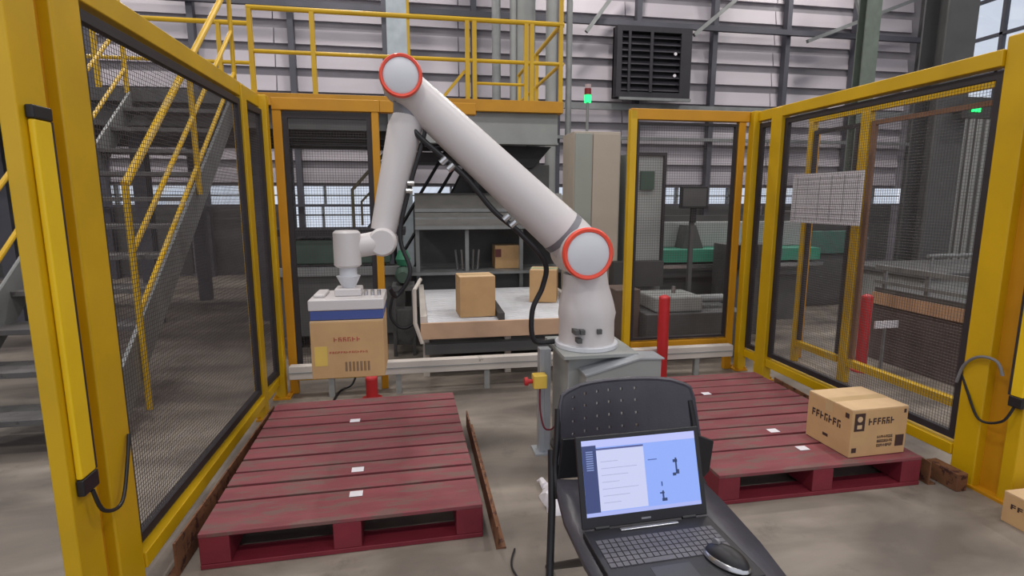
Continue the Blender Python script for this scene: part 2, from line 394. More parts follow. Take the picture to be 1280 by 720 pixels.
# light curtains ------------------------------------------------------------
def curtain(x, y0, y1, z0, z1, s, lab):
    r = root('light_curtain', (x, (y0 + y1) / 2, z0), lab, 'safety sensor', 'light curtain bars on the gate posts')
    part('housing', MB().box(min(x, x + s * .018), max(x, x + s * .018), y0, y1, z0, z1), YELB, r, bevel=0.006)
    part('end_cap', MB().box(min(x, x + s * .021), max(x, x + s * .021), y0 - .003, y1 + .003, z1, z1 + 0.035), BLACK, r, bevel=0.004)
    part('end_cap', MB().box(min(x, x + s * .021), max(x, x + s * .021), y0 - .003, y1 + .003, z0 - 0.05, z0), BLACK, r, bevel=0.004)
    part('edge_seal', MB().box(min(x, x + s * .014), max(x, x + s * .014), y1, y1 + 0.012, z0, z1), DARKF, r)
    c = smooth_path([(x + s * .02, (y0 + y1) / 2, z0 - 0.05), (x + s * .03, y0 + 0.06, z0 - 0.13), (x + s * .03, y0 + 0.16, z0 - 0.16), (x + s * .02, y0 + 0.24, z0 - 0.05), (x + s * .012, y0 + 0.28, z0 + 0.02)])
    part('cable', MB().rod(c, 0.006, 8), BLACK, r)
curtain(LXF + .001, 1.662, 1.735, 0.60, 1.61, 1, 'bright yellow light curtain bar on the left gate post')
curtain(RXF + .011, 1.903, 1.955, 0.52, 1.62, -1, 'yellow light curtain bar on the right gate post at the frame edge')
cb = smooth_path([(RXF - 0.012, 2.2, 0.50), (RXF - 0.015, 2.17, 0.60), (RXF - 0.02, 2.10, 0.66), (RXF - 0.02, 2.02, 0.66), (RXF - 0.015, 1.99, 0.6)])
single('cable', MB().rod(cb, 0.007, 8), GREYJ, 'grey cable looped over the foot of the right gate post', 'cable')

# sheet tied to the right fence --------------------------------------------
r = root('notice_sheet', (RXF + 0.05, 3.3, 1.24), 'white printed table sheet tied to the outside of the right side fence', 'sign')
part('sheet', MB().box(RXF + 0.05, RXF + 0.056, 2.98, 3.62, 1.24, 1.58), PAPER, r)
ln = MB()
for k in range(9): ln.box(RXF + 0.048, RXF + 0.05, 3.0, 3.6, 1.27 + k * 0.034, 1.2725 + k * 0.034)
for k in range(6): ln.box(RXF + 0.048, RXF + 0.05, 3.02 + k * 0.11, 3.0225 + k * 0.11, 1.26, 1.56)
part('table_print', ln, GREY, r)

# ================================================================== PALLETS
def pallet(label):
    r = root('pallet', (0, 0, 0), label, 'pallet', 'red pallets on the floor of the cell')
    Wd, D, H = 1.09, 1.37, 0.15; ORG[r.name] = Vector((0, 0, 0))
    for x in (0.055, Wd / 2, Wd - 0.055):
        part('stringer', MB().box(x - 0.055, x + 0.055, 0.002, D - 0.005, 0.02, H - 0.018), REDW2, r, bevel=0.004)
    n = 9; g = 0.018; lead = 0.22; bw = (D - lead - g * (n)) / (n - 0) 
    y = 0
    for i in range(n + 1):
        w = lead if i == 0 else bw
        dz = random.uniform(-0.0015, 0.0015)
        part('deck_board', MB().box(0, Wd, y, y + w, H - 0.018, H + dz), REDW, r, bevel=0.003); y += w + g
    for y0 in (0.0, D * 0.3, D * 0.6, D - 0.11):
        part('bottom_board', MB().box(0.0, Wd, y0, y0 + 0.11, 0, 0.02), REDW2, r, bevel=0.003)
    for x0, y0 in ((0.54, 0.16), (0.53, 0.38), (0.47, 0.98)):
        part('paper_scrap', MB().box(x0, x0 + 0.055, y0, y0 + 0.045, H + 0.0016, H + 0.0026), PAPER, r)
    return r
p1 = pallet('left red wooden pallet, empty, beside the left fence'); p1.location = (-0.845, 2.07, 0); p1.rotation_euler = (0, 0, 0.022)
p2 = copy_thing(p1, (1.345, 2.14, 0), 0.0, 'right red wooden pallet carrying one brown carton')

def angle_bar(a, b, h, label, flip=1, m=RUST):
    a = Vector(a); b = Vector(b); d = (b - a).normalized(); n = Vector((-d.y, d.x, 0)) * flip
    r = root('pallet_guide', tuple(a), label, 'guide rail', 'steel angle guides beside the pallets')
    part('upright_leg', MB().beam(a + Vector((0, 0, h / 2)), b + Vector((0, 0, h / 2)), 0.008, h), m, r)
    part('floor_leg', MB().beam(a + n * 0.02 + Vector((0, 0, 0.004)), b + n * 0.02 + Vector((0, 0, 0.004)), 0.032, 0.008), m, r)
angle_bar((-0.915, 2.04, 0), (-0.895, 3.44, 0), 0.14, 'steel angle guide between the left fence and the left pallet', 1)
angle_bar((0.292, 2.0, 0), (0.285, 3.25, 0), 0.10, 'rusty yellow angle guide on the right side of the left pallet', -1)
angle_bar((2.48, 2.13, 0), (2.56, 3.45, 0), 0.12, 'rusty angle guide between the right pallet and the right fence', -1)
single('bracket_block', MB().box(2.55, 2.61, 2.05, 2.22, 0, 0.09), RUST, 'rusty steel block at the foot of the right gate post', 'bracket', bevel=0.003)

# ================================================================== CARTONS
def glyphs(mb, M, x0, x1, z0, z1, n, y=-0.0012, seed=1):
    rr = random.Random(seed); w = (x1 - x0) / n
    for i in range(n):
        a = x0 + i * w; k = rr.random()
        mb.box(a, a + w * .25, y, 0, z0, z1, M=M)
        if k > .3: mb.box(a + w * .25, a + w * .72, y, 0, z1 - (z1 - z0) * .22, z1, M=M)
        if k < .75: mb.box(a + w * .25, a + w * .72, y, 0, z0 + (z1 - z0) * .4, z0 + (z1 - z0) * .6, M=M)
        if k > .55: mb.box(a + w * .5, a + w * .75, y, 0, z0, z0 + (z1 - z0) * .5, M=M)
def carton(w, d, h, loc, rz, label, group=None, full=True, mats=None):
    r = root('carton', (0, 0, 0), label, 'box', group); ORG[r.name] = Vector((0, 0, 0))
    part('box_body', MB().box(-w / 2, w / 2, -d / 2, d / 2, 0, h - 0.004), CARD, r, bevel=0.003)
    for s in (-1, 1):
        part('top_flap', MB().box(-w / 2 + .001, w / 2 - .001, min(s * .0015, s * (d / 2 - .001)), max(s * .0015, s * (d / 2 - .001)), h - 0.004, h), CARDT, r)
    part('tape', MB().box(-w / 2 - .0007, w / 2 + .0007, -.025, .025, h, h + .0008).box(-w / 2 - .0012, -w / 2, -.025, .025, h - .06, h).box(w / 2, w / 2 + .0012, -.025, .025, h - .06, h), TAPE, r)
    Mf = Matrix.Translation((0, -d / 2, 0)); Ml = Matrix.Translation((-w / 2, 0, 0)) @ Matrix.Rotation(-math.pi / 2, 4, 'Z')
    if full:
        pm = MB()
        pm.box(-w * .45, -w * .27, -.0012, 0, h * .55, h * .92, M=Mf)
        glyphs(pm, Mf, -w * .2, w * .27, h * .66, h * .8, 6, seed=3)
        glyphs(pm, Mf, -w * .02, w * .26, h * .36, h * .42, 9, seed=4); glyphs(pm, Mf, -w * .02, w * .26, h * .27, h * .33, 9, seed=5); glyphs(pm, Mf, -w * .02, w * .26, h * .18, h * .24, 9, seed=6)
        pm.box(w * .31, w * .46, -.0012, 0, h * .16, h * .4, M=Mf)
        pm.box(-w * .46, -w * .38, -.0012, 0, h * .1, h * .2, M=Mf)
        pm.box(w * .42, w * .46, -.0012, 0, h * .86, h * .94, M=Mf)
        part('front_print', pm, INK, r, smooth=False, kind='stuff')
        wm = MB(); wm.cyl((-w * .36, -d / 2 - .0014, h * .8), (-w * .36, -d / 2 - .0022, h * .8), w * .045, n=14); wm.box(-w * .40, -w * .32, -.0022, -.0012, h * .6, h * .68, M=Mf)
        part('mark_symbol', wm, CARDT, r, smooth=False, kind='stuff')
        pl = MB(); glyphs(pl, Ml, -d * .38, d * .3, h * .52, h * .68, 7, seed=9); pl.box(d * .36, d * .44, -.0012, 0, h * .8, h * .9, M=Ml); pl.box(-d * .1, d * .02, -.0012, 0, h * .2, h * .26, M=Ml)
        part('side_print', pl, INK, r, smooth=False, kind='stuff')
    r.location = loc; r.rotation_euler = (0, 0, rz); return r
carton(0.325, 0.29, 0.245, (2.215, 2.335, 0.1515), 0.03, 'brown printed carton standing on the right red pallet')
rc = carton(0.32, 0.28, 0.14, (2.68, 1.68, 0.0), 0.0, 'brown carton at the right frame edge beyond the gate post')

# ================================================================== ROBOT
AY = 2.78
def ringed_cap(par, x, z, yf, r, name='joint_cap'):
    part('joint_housing', MB().rod([(x, AY + r * .95, z), (x, AY + r * 1.02, z)] and [(x, AY + r * 1.0, z), (x, AY + r * .8, z), (x, yf + 0.03, z), (x, yf + .012, z)], [r * .86, r * .97, r * .97, r * .93], 40), WHITE, par)
    # ring as a torus-like lathe
    mb = MB(); n = 48; prof = [(r * .80, yf + .012), (r * .84, yf - .004), (r * .94, yf - .006), (r * 1.0, yf + .006), (r * .98, yf + .03), (r * .90, yf + .032)]
    vs = []; fs = []
    for k in range(n):
        a = 2 * math.pi * k / n
        for (q, y) in prof: vs.append((x + q * math.cos(a), y, z + q * math.sin(a)))
    m_ = len(prof)
    for k in range(n):
        for j in range(m_):
            fs.append((k * m_ + j, k * m_ + (j + 1) % m_, ((k + 1) % n) * m_ + (j + 1) % m_, ((k + 1) % n) * m_ + j))
    mb.add(vs, fs); part('orange_ring', mb, RING, par, label='orange-red ring around the joint cap')
    part(name, MB().rod([(x, yf + .02, z), (x, yf + .002, z), (x, yf - .004, z)], [r * .82, r * .82, r * .72], 40), WHITE2, par)
R = root('palletizing_robot', (0.9, 2.8, 0.62), 'white six axis robot arm with orange-red joint rings and box gripper', 'robot')
SX, SZ = 0.845, 1.135; EX, EZ = -0.045, 1.955
part('base_flange', MB().rod([(0.90, AY, 0.62), (0.90, AY, 0.645)], [0.17, 0.17], 36), WHITE2, R, bevel=0.004)
part('base', MB().rod([(0.90, AY, 0.645), (0.90, AY, 0.76), (0.90, AY, 0.80), (0.895, AY, 0.86), (0.89, AY, 0.95), (0.885, AY, 1.02)], [0.15, 0.148, 0.155, 0.145, 0.122, 0.115], 36), WHITE, R)
cs = MB()
for i, (dx, dz) in enumerate(((-0.10, 0.73), (-0.07, 0.73), (-0.085, 0.685), (0.02, 0.73))):
    part('connector', MB().box(.9 + dx - .012, .9 + dx + .012, AY - .165, AY - .10, dz - .012, dz + .012), GREYD, R)
ringed_cap(R, SX, SZ, 2.60, 0.132, 'shoulder_cap')
ua = Vector((SX - .0, AY, SZ + .02)); ub = Vector((EX + .03, AY, EZ - .03)); dv = ub - ua
part('upper_arm', MB().rod([ua, ua + dv * .06, ua + dv * .12, ua + dv * .4, ua + dv * .88, ub], [0.122, 0.124, 0.121, 0.110, 0.094, 0.088], 40), WHITE, R)
part('seam_band', MB().rod([ua + dv * .085, ua + dv * .115], [0.1245, 0.1235], 40), GREYJ, R)
ringed_cap(R, EX, EZ, 2.63, 0.097, 'elbow_cap')
fa = Vector((EX + .035, AY + .03, EZ - .10)); fb = Vector((-0.155, AY, 1.25)); fv = fb - fa
part('elbow_collar', MB().rod([fa + Vector((.0, 0, .05)), fa - Vector((.005, 0, .07))], [0.076, 0.078], 32), GREYJ, R)
part('forearm', MB().rod([fa - Vector((.004, 0, .06)), fa + fv * .2, fa + fv * .7, fb], [0.078, 0.083, 0.070, 0.062], 36), WHITE, R)
part('wrist_joint', MB().rod([(-0.157, AY + .08, 1.20), (-0.157, AY + .07, 1.20), (-0.157, AY - .10, 1.20), (-0.157, AY - .115, 1.20)], [0.06, 0.068, 0.068, 0.058], 32), WHITE, R, bevel=0.002)
WXx, WYy = -0.315, 2.64
part('wrist_link', MB().rod([(-0.157, AY - .03, 1.20), (-0.22, AY - .07, 1.19), (WXx, WYy, 1.18)], [0.058, 0.056, 0.054], 28), WHITE, R)
part('wrist_joint', MB().rod([(WXx, WYy, 1.26), (WXx, WYy, 1.25), (WXx, WYy, 1.10), (WXx, WYy, 1.09)], [0.052, 0.062, 0.062, 0.05], 32), WHITE, R)
part('tool_flange', MB().rod([(WXx, WYy, 1.09), (WXx, WYy, 1.05), (WXx, WYy, 1.048), (WXx, WYy, 0.995)], [0.04, 0.04, 0.055, 0.03], 28), WHITE2, R)
cg = part('gripper_head', MB().box(WXx - .165, WXx + .165, 2.50, 2.78, 0.91, 0.96).box(WXx - .06, WXx + .06, WYy - .06, WYy + .06, .96, .995).box(WXx - .15, WXx - .1, 2.56, 2.72, .96, .975), WHITE, R, bevel=0.006)
for i in range(3):
    part('air_fitting', MB().cyl((WXx + .08 + i * .03, 2.60, .96), (WXx + .08 + i * .03, 2.60, .985), .009, n=10), CHROME, cg)
part('vacuum_foam', MB().box(WXx - .16, WXx + .16, 2.505, 2.775, 0.866, 0.91), BLUE, R, bevel=0.004)
# cable and clips along the arm
up_ = Vector((dv.z, 0, -dv.x)).normalized() * -1
off = Vector((-0.68, 0, -0.73)) * 1.0
pth = [ub + off * .10 + Vector((.05, -.03, -.04)), ub - dv * .15 + off * .135 + Vector((0, -.03, 0)), ub - dv * .4 + off * .13 + Vector((0, -.03, 0)), ub - dv * .6 + off * .16 + Vector((0, -.03, 0)), ub - dv * .75 + off * .155 + Vector((0, -.03, 0)), Vector((.66, AY - .02, 1.08)), Vector((.655, AY, .95)), Vector((.60, AY, .82)), Vector((.61, AY, .66)), Vector((.725, AY + .02, .642))]
part('dress_cable', MB().rod(smooth_path(pth, 8), 0.014, 10), BLACK, R)
for t in (.3, .34, .66, .70):
    p = ub - dv * t + off * .145 + Vector((0, -.04, 0))
    part('cable_clip', MB().rod([p - Vector((.014, 0, .012)), p + Vector((.014, 0, .012))], .018, 10), CHROME, R)
pth = [fa + Vector((.09, -.02, .02)), fa + fv * .25 + Vector((.10, -.03, 0)), fa + fv * .6 + Vector((.085, -.03, 0)), fb + Vector((.08, -.02, -.02)), Vector((-.03, AY - .05, 1.05)), Vector((-.10, AY - .05, .93)), Vector((-.13, AY - .1, .98))]
part('dress_cable', MB().rod(smooth_path(pth, 8), 0.011, 10), BLACK, R)
for t in (.62, .68):
    p = fa + fv * t + Vector((.085, -.04, 0)); part('cable_clip', MB().cyl(p - Vector((.016, 0, 0)), p + Vector((.016, 0, 0)), .014, n=8), CHROME, R)

# held carton
hc = carton(0.32, 0.30, 0.265, (WXx, 2.64, 0.5995), 0.0, 'brown carton held under the blue gripper pad above the left pallet', full=False)
pm = MB(); Mf = Matrix.Translation((0, -.15, 0))
glyphs(pm, Mf, -.08, .09, .115, .125, 14, seed=11); glyphs(pm, Mf, -.06, .06, .17, .19, 6, seed=13)
part('red_print', pm, mat('red_ink', (176, 92, 74), .8), hc, smooth=False, kind='stuff')
pm = MB()
for i in range(22):
    if i % 3: pm.box(-.02 + i * .0055, -.0165 + i * .0055, -.0012, 0, .03, .075, M=Mf)
part('barcode_print', pm, mat('grey_brown_ink', (120, 96, 76), .8), hc, smooth=False, kind='stuff')
part('yellow_label', MB().box(-.145, -.09, -.0012, 0, .06, .15, M=Mf), mat('yellow_label', (214, 182, 92), .7), hc, smooth=False)

# pedestal, control post
r = root('robot_pedestal', (0.92, 2.8, 0), 'grey robot pedestal with a sloped side cover, behind the chair', 'pedestal')
part('column', MB().box(0.76, 1.08, 2.64, 2.96, 0.015, 0.60), GREY, r, bevel=0.006)
part('top_plate', MB().box(0.722, 1.12, 2.58, 3.0, 0.60, 0.62), GREY, r, bevel=0.003)
part('floor_plate', MB().box(0.735, 1.18, 2.56, 3.06, 0, 0.015), GREYD, r)
part('sloped_cover', MB().prism([(0.82, 0.30), (1.22, 0.30), (1.22, 0.60), (1.10, 0.605), (0.82, 0.53)], 'y', 2.52, 2.635), GREY, r, bevel=0.004)
part('cover_lip', MB().prism([(0.815, 0.53), (1.10, 0.605), (1.23, 0.60), (1.23, 0.607), (1.10, 0.613), (0.815, 0.538)], 'y', 2.51, 2.64), ALU, r)
r = root('control_post', (0.69, 2.62, 0), 'aluminium profile post with an emergency stop left of the pedestal', 'post')
part('profile', MB().box(0.648, 0.708, 2.80, 2.86, 0.01, 0.60).box(0.648, 0.654, 2.795, 2.80, 0.01, .60).box(0.675, 0.681, 2.795, 2.80, 0.01, .60).box(0.702, 0.708, 2.795, 2.80, 0.01, .60), ALU, r)
part('foot_plate', MB().box(0.62, 0.712, 2.77, 2.89, 0, 0.01), ALU, r)
part('stop_box', MB().box(0.60, 0.675, 2.73, 2.795, 0.40, 0.475), YELBUT, r, bevel=0.006)
part('stop_button', MB().rod([(0.60, 2.763, 0.437), (0.575, 2.763, 0.437), (0.573, 2.763, 0.437), (0.555, 2.763, 0.437)], [0.012, 0.012, 0.024, 0.022], 20), REDP, r, label='red mushroom stop button')
part('stop_cable', MB().rod(smooth_path([(0.64, 2.76, 0.40), (0.64, 2.75, 0.28), (0.66, 2.74, 0.18), (0.70, 2.75, 0.16), (0.71, 2.7, 0.20)]), 0.005, 8), mat('maroon_cable', (120, 40, 52), .5), r)

# low beam across the back of the cell, red feet
r = root('floor_beam', (0.8, 3.93, 0.16), 'long cream steel beam low across the back of the robot cell', 'beam')
part('beam_body', MB().box(-0.90, 2.50, 3.90, 3.97, 0.15, 0.245), BEAMW, r, bevel=0.004)
part('groove', MB().box(-0.90, 2.50, 3.896, 3.90, 0.195, 0.203), GREY, r)
for x in (-0.62, -0.15, 0.5, 1.2, 2.2): part('beam_foot', MB().box(x - .02, x + .02, 3.915, 3.955, 0, 0.15), GREY, r)
def redpost(x, y, z1, label):
    r = root('red_post', (x, y, 0), label, 'post', 'red bollards at the back of the cell')
    part('tube', MB().cyl((x, y, 0.01), (x, y, z1), 0.042, n=20), REDP, r)
    part('cap', MB().rod([(x, y, z1), (x, y, z1 + .012), (x, y, z1 + .025)], [0.044, 0.04, 0.015], 20), REDP, r)
    part('base', MB().cyl((x, y, 0), (x, y, 0.01), 0.07, n=20), REDP, r)
redpost(-0.335, 3.84, 0.15, 'short red stub post under the held carton')
redpost(1.86, 3.84, 0.66, 'tall red post standing right of the robot')

# ================================================================== CHAIR, LAPTOP, MOUSE
ch = root('chair', (0.66, 1.45, 0), 'black plastic chair with perforated back holding a laptop', 'chair')
def back_pt(u, v):   # u across -1..1, v up 0..1
    xc = 0.712; hw = 0.240 + 0.022 * (1 - v)
    x = xc + hw * u
    z = 0.49 + 0.280 * v - 0.02 * v * abs(u) ** 6 * 1.6 + 0.008 * (1 - u * u) * v
    y = 1.66 + 0.055 * v + 0.035 * (1 - u * u)
    return Vector((x - 0.003 * v, y, z))
us = set([-1, -.97, -.9, .9, .97, 1]); 
holes_u = [-.80, -.62, -.43, -.25, -.06, .15]
for h in holes_u: us.update([h - .02, h + .02])
us.update([.3, .45, .6, .75]); us = sorted(us)
holes_v = [.89, .75, .60, .45]; vs_ = set([0, .06, .2, .35, .97, 1.0])
for h in holes_v: vs_.update([h - .016, h + .016])
vs_ = sorted(vs_); g = MB(); V = [back_pt(u, v) for v in vs_ for u in us]; Fs = []
for j in range(len(vs_) - 1):
    for i in range(len(us) - 1):
        uc = (us[i] + us[i + 1]) / 2; vc = (vs_[j] + vs_[j + 1]) / 2
        if any(abs(uc - h) < .012 for h in (holes_u if j < 12 else holes_u[1:])) and any(abs(vc - h) < .01 for h in holes_v): continue
        if (i in (0, len(us) - 2)) and (j in (0, len(vs_) - 2)): continue
        n = len(us); Fs.append((j * n + i, j * n + i + 1, (j + 1) * n + i + 1, (j + 1) * n + i))
g.add(V, Fs)
bk = part('backrest', g, BLACKM, ch, smooth=False); so = bk.modifiers.new('solid', 'SOLIDIFY'); so.thickness = 0.01; so.offset = 0
rimp = [back_pt(-1, v / 8) for v in range(1, 8)] + [back_pt(-.97, 1)] + [back_pt(-.9 + k * .2, 1) for k in range(10)] + [back_pt(.97, 1)] + [back_pt(1, v / 8) for v in range(7, 0, -1)]
part('rim', MB().rod(rimp, 0.008, 8), BLACKM, ch)
sp = MB(); sy = [1.62, 1.5, 1.35, 1.2, 1.05]
SV = []; SF = []
prof = [(1.64, .475, .44, .93), (1.60, .452, .432, .935), (1.45, .445, .415, .94), (1.25, .447, .415, .925), (1.08, .447, .43, .90), (1.03, .435, .44, .89)]
for (y, z, a, b) in prof:
    for k in range(9):
        t = k / 8; e = (2 * t - 1); SV.append((a + (b - a) * t, y, z + .010 * e ** 6))
for j in range(len(prof) - 1):
    for k in range(8): SF.append((j * 9 + k, j * 9 + k + 1, (j + 1) * 9 + k + 1, (j + 1) * 9 + k))
sp.add(SV, SF); st = part('seat', sp, BLACKM, ch); so = st.modifiers.new('solid', 'SOLIDIFY'); so.thickness = 0.016; so.offset = -1
lb = MB()
for s, x in ((-1, 0.452), (1, 0.950)):
    part('back_upright', MB().rod(smooth_path([(x + (.01 if s < 0 else -.01), 1.712, .70), (x + .0, 1.685, .60), (x - .01, 1.665, .50), (x - .01 * (1 if s < 0 else -1), 1.62, .425)]), 0.0125, 10), BLACK, ch)
part('leg', MB().rod([(0.436, 1.70, .56), (0.420, 1.62, .40), (0.36, 1.43, .0)], 0.0125, 10), BLACK, ch)
part('leg', MB().rod([(0.965, 1.70, .50), (0.955, 1.62, .40), (0.95, 1.03, .0)], 0.0125, 10), BLACK, ch)
part('leg', MB().rod([(0.455, 1.30, .425), (0.47, 1.86, .0)], 0.0125, 10), BLACK, ch)
part('leg', MB().rod([(0.915, 1.30, .425), (0.95, 1.86, .0)], 0.0125, 10), BLACK, ch)
part('side_bracket', MB().prism([(0.935, .60), (1.005, .57), (0.995, .46), (0.96, .42), (0.92, .42)], 'y', 1.645, 1.66), BLACK, ch, bevel=0.003)
part('side_bracket', MB().prism([(0.46, .62), (0.53, .62), (0.53, .48), (0.445, .48)], 'y', 1.645, 1.66), BLACK, ch, bevel=0.003)
part('seat_rail', MB().cyl((0.44, 1.58, .425), (0.93, 1.58, .425), 0.011, n=10).cyl((0.455, 1.3, .425), (0.915, 1.3, .425), .011, n=10), CHROME, ch)

lp = root('laptop', (0, 0, 0), 'open black laptop with a lit blue screen standing on the chair seat', 'laptop'); ORG[lp.name] = Vector((0, 0, 0))
Lw, Ld = 0.375, 0.255
part('base', MB().box(-Lw / 2, Lw / 2, -Ld, 0, 0, 0.02), BLACK, lp, bevel=0.004)
kb = MB()
for rj in range(6):
    n = 19
    for k in range(n):
        if rj == 0 and 4 < k < 10: continue
        x0 = -Lw / 2 + .018 + k * .0178; y0 = -.158 + rj * .0185
        kb.box(x0, x0 + .0148, y0, y0 + .0155, .02, .0225)
kb.box(-Lw / 2 + .018 + 5 * .0178, -Lw / 2 + .018 + 10 * .0178 - .003, -.158, -.1425, .02, .0225)
part('keyboard', kb, mat('grey_keycaps', (92, 90, 96), .5), lp, smooth=False, kind='stuff')
part('touchpad', MB().box(-.075, .03, -.245, -.175, .02, .0207), mat('touchpad_grey', (52, 52, 56), .3), lp)
part('vent_strip', MB().box(-.085, .085, -.022, -.010, .02, .0245), CHROME, lp, bevel=.002, label='silver strip above the keyboard')
TL = Matrix.Translation((0, 0, 0.018)) @ Matrix.Rotation(math.radians(-18), 4, 'X')
lid = part('lid', MB().box(-Lw / 2, Lw / 2, 0, 0.009, 0.004, 0.25, M=TL), BLACK, lp, bevel=.003)
def em(n, c, s=1.0): return mat('screen_' + n, c, .3, emit=s)
scr = MB()
def q(x0, x1, z0, z1, m, d=0.0):
    vs = [TL @ Vector((x, -0.0006 - d, z)) for x, z in ((x0, z0), (x1, z0), (x1, z1), (x0, z1))]; scr.add(vs, [(0, 1, 2, 3)], m)
sx0, sx1, sz0, sz1 = -.172, .172, .035, .238
U = lambda u: sx0 + (sx1 - sx0) * u
Vv = lambda v: sz0 + (sz1 - sz0) * v
q(sx0, sx1, sz0, sz1, em('blue', (136, 162, 232), 1.0))
q(U(.0), U(1), Vv(.9), Vv(1), em('top', (176, 182, 232), 1.0), .0004)
q(U(.0), U(.12), Vv(.05), Vv(.93), em('side', (58, 70, 120), .8), .0006)
q(U(.12), U(.53), Vv(.06), Vv(.86), em('page', (190, 194, 226), 1.0), .0006)
q(U(.12), U(.53), Vv(.86), Vv(.885), em('bar', (84, 92, 150), .8), .0008)
q(U(0), U(1), Vv(0), Vv(.05), em('foot', (160, 170, 226), 1.0), .0006)
for i in range(9): q(U(.03), U(.09), Vv(.60 + i * .03), Vv(.615 + i * .03), em('txt', (130, 146, 200), .8), .0009)
for i in range(7): q(U(.15), U(.30 + .16 * ((i * 7) % 3) / 2), Vv(.16 + i * .09), Vv(.168 + i * .09), em('txt2', (166, 170, 204), .9), .0009)
q(U(.56), U(.64), Vv(.66), Vv(.675), em('txt3', (90, 110, 180), .8), .0009)
for a, b, c, d in ((.80, .815, .45, .66), (.78, .82, .60, .64), (.77, .80, .42, .46), (.80, .83, .44, .5), (.66, .675, .1, .24), (.64, .68, .2, .22), (.655, .70, .1, .14), (.66, .67, .3, .36)):
    q(U(a), U(b), Vv(c), Vv(d), em('draw', (50, 66, 110), .8), .001)
part('screen', scr, None, lp, smooth=False)
part('lid_mark', MB().box(-.014, .014, -.0008, 0, .014, .019, M=TL), GREYJ, lp)
for x in (-.13, .13): part('hinge', MB().cyl((x - .02, .004, .02), (x + .02, .004, .02), .006, n=12), BLACK, lp)
lp.location = (0.636, 1.362, 0.4565); lp.rotation_euler = (0, 0, math.radians(2.0)); lp.scale = (1.04, 1.04, 1.04)

ms = root('computer_mouse', (0, 0, 0), 'black and silver computer mouse on the right end of the laptop', 'mouse'); ORG[ms.name] = Vector((0, 0, 0))
def dome(a, b, h, z0=0, n=24, k=7, y0=0):
    mb = MB(); vs = [(0, y0, z0 + h)]; fs = []
    for i in range(1, k + 1):
        t = i / k * math.pi / 2
        for j in range(n):
            an = 2 * math.pi * j / n; vs.append((a * math.sin(t) * math.cos(an), y0 + b * math.sin(t) * math.sin(an), z0 + h * math.cos(t)))
    for j in range(n): fs.append((0, 1 + j, 1 + (j + 1) % n))
    for i in range(k - 1):
        for j in range(n): fs.append((1 + i * n + j, 1 + (i + 1) * n + j, 1 + (i + 1) * n + (j + 1) % n, 1 + i * n + (j + 1) % n))
    fs.append(tuple(1 + (k - 1) * n + j for j in range(n - 1, -1, -1))); return mb.add(vs, fs)
part('body', dome(.031, .055, .034), BLACK, ms)
part('side_trim', dome(.034, .057, .022), CHROME, ms, label='silver side trim')
part('wheel', MB().cyl((-.004, .028, .031), (.004, .028, .031), .009, n=14), GREYJ, ms)
ms.scale = (1.12, 1.12, 1.12); ms.location = (0.768, 1.165, 0.4812); ms.rotation_euler = (0, 0, math.radians(28))

# ================================================================== STAIRS
SL = 0.83; sx_0, sx_1 = -2.62, -1.72
r = root('staircase', (-2.15, 3.2, 0), 'grey steel staircase with yellow tube handrails rising beyond the left fence', 'staircase')
def sz_(y): return (y - 3.06) * SL
for x in (sx_0, sx_1):
    part('stringer', MB().prism([(3.02, 0.0), (3.30, 0.0), (5.93, sz_(5.93) - .20), (5.93, sz_(5.93) + .03), (3.02, 0.10)], 'x', x - .012, x + .012), STEEL, r)
for i in range(11):
    z = 0.20 + i * 0.204; y = 3.06 + z / SL
    part('tread', MB().box(sx_0 + .012, sx_1 - .012, y - .02, y + .25, z - .035, z), TREAD, r, bevel=.003)
def rail3(x, y0, y1, off, name='handrail'):
    for dz, rad in ((1.0, .024), (.60, .017), (.22, .017)):
        part(name, MB().rod([(x, y0, sz_(y0) + dz), (x, y1, sz_(y1) + dz)], rad, 10), YEL, r)
    k = y0
    while k < y1 + .01:
        part('baluster', MB().cyl((x, k, sz_(k) - (.4 if k == 3.65 else .0)), (x, k, sz_(k) + 1.0), .02, n=10), YEL, r); k += (y1 - y0) / 2
rail3(sx_0 - .03, 3.15, 5.95, 0); rail3(sx_1 + .03, 3.65, 5.95, 0)

# ================================================================== PLATFORM
r = root('platform', (0, 6, 0), 'raised grey steel platform with a yellow edge beam and yellow railing behind the robot', 'platform')
PX0, PX1, PZ = -4.6, 1.62, 2.44
part('edge_beam', MB().box(PX0, -1.6, 5.97, 6.04, 2.33, 2.45), GREYD, r)
part('edge_beam', MB().box(-1.6, PX1, 5.97, 6.04, 2.33, 2.45), YELD, r, bevel=.004)
part('end_beam', MB().box(PX1 - .06, PX1, 6.04, 8.5, 2.33, 2.45), YELD, r, bevel=.004)
part('deck', MB().box(PX0, PX1 - .06, 6.04, 8.5, 2.40, 2.44), STEEL, r)
part('main_beam', MB().box(-0.25, 1.58, 6.06, 6.12, 2.02, 2.33).box(-0.25, 1.58, 6.02, 6.16, 2.0, 2.02), GREY, r)
part('main_beam', MB().box(PX0, -0.25, 6.10, 6.16, 2.12, 2.33), GREYD, r)
for y in (6.9, 7.7, 8.4): part('joist', MB().box(PX0, PX1 - .06, y, y + .1, 2.12, 2.40), GREYD, r)
for x in (-4.3, -2.95, -1.75, 1.45):
    for y in (6.75, 8.3): part('column', MB().box(x - .07, x + .07, y - .07, y + .07, 0, 2.12), POSTD if x < 1 else GREYD, r)
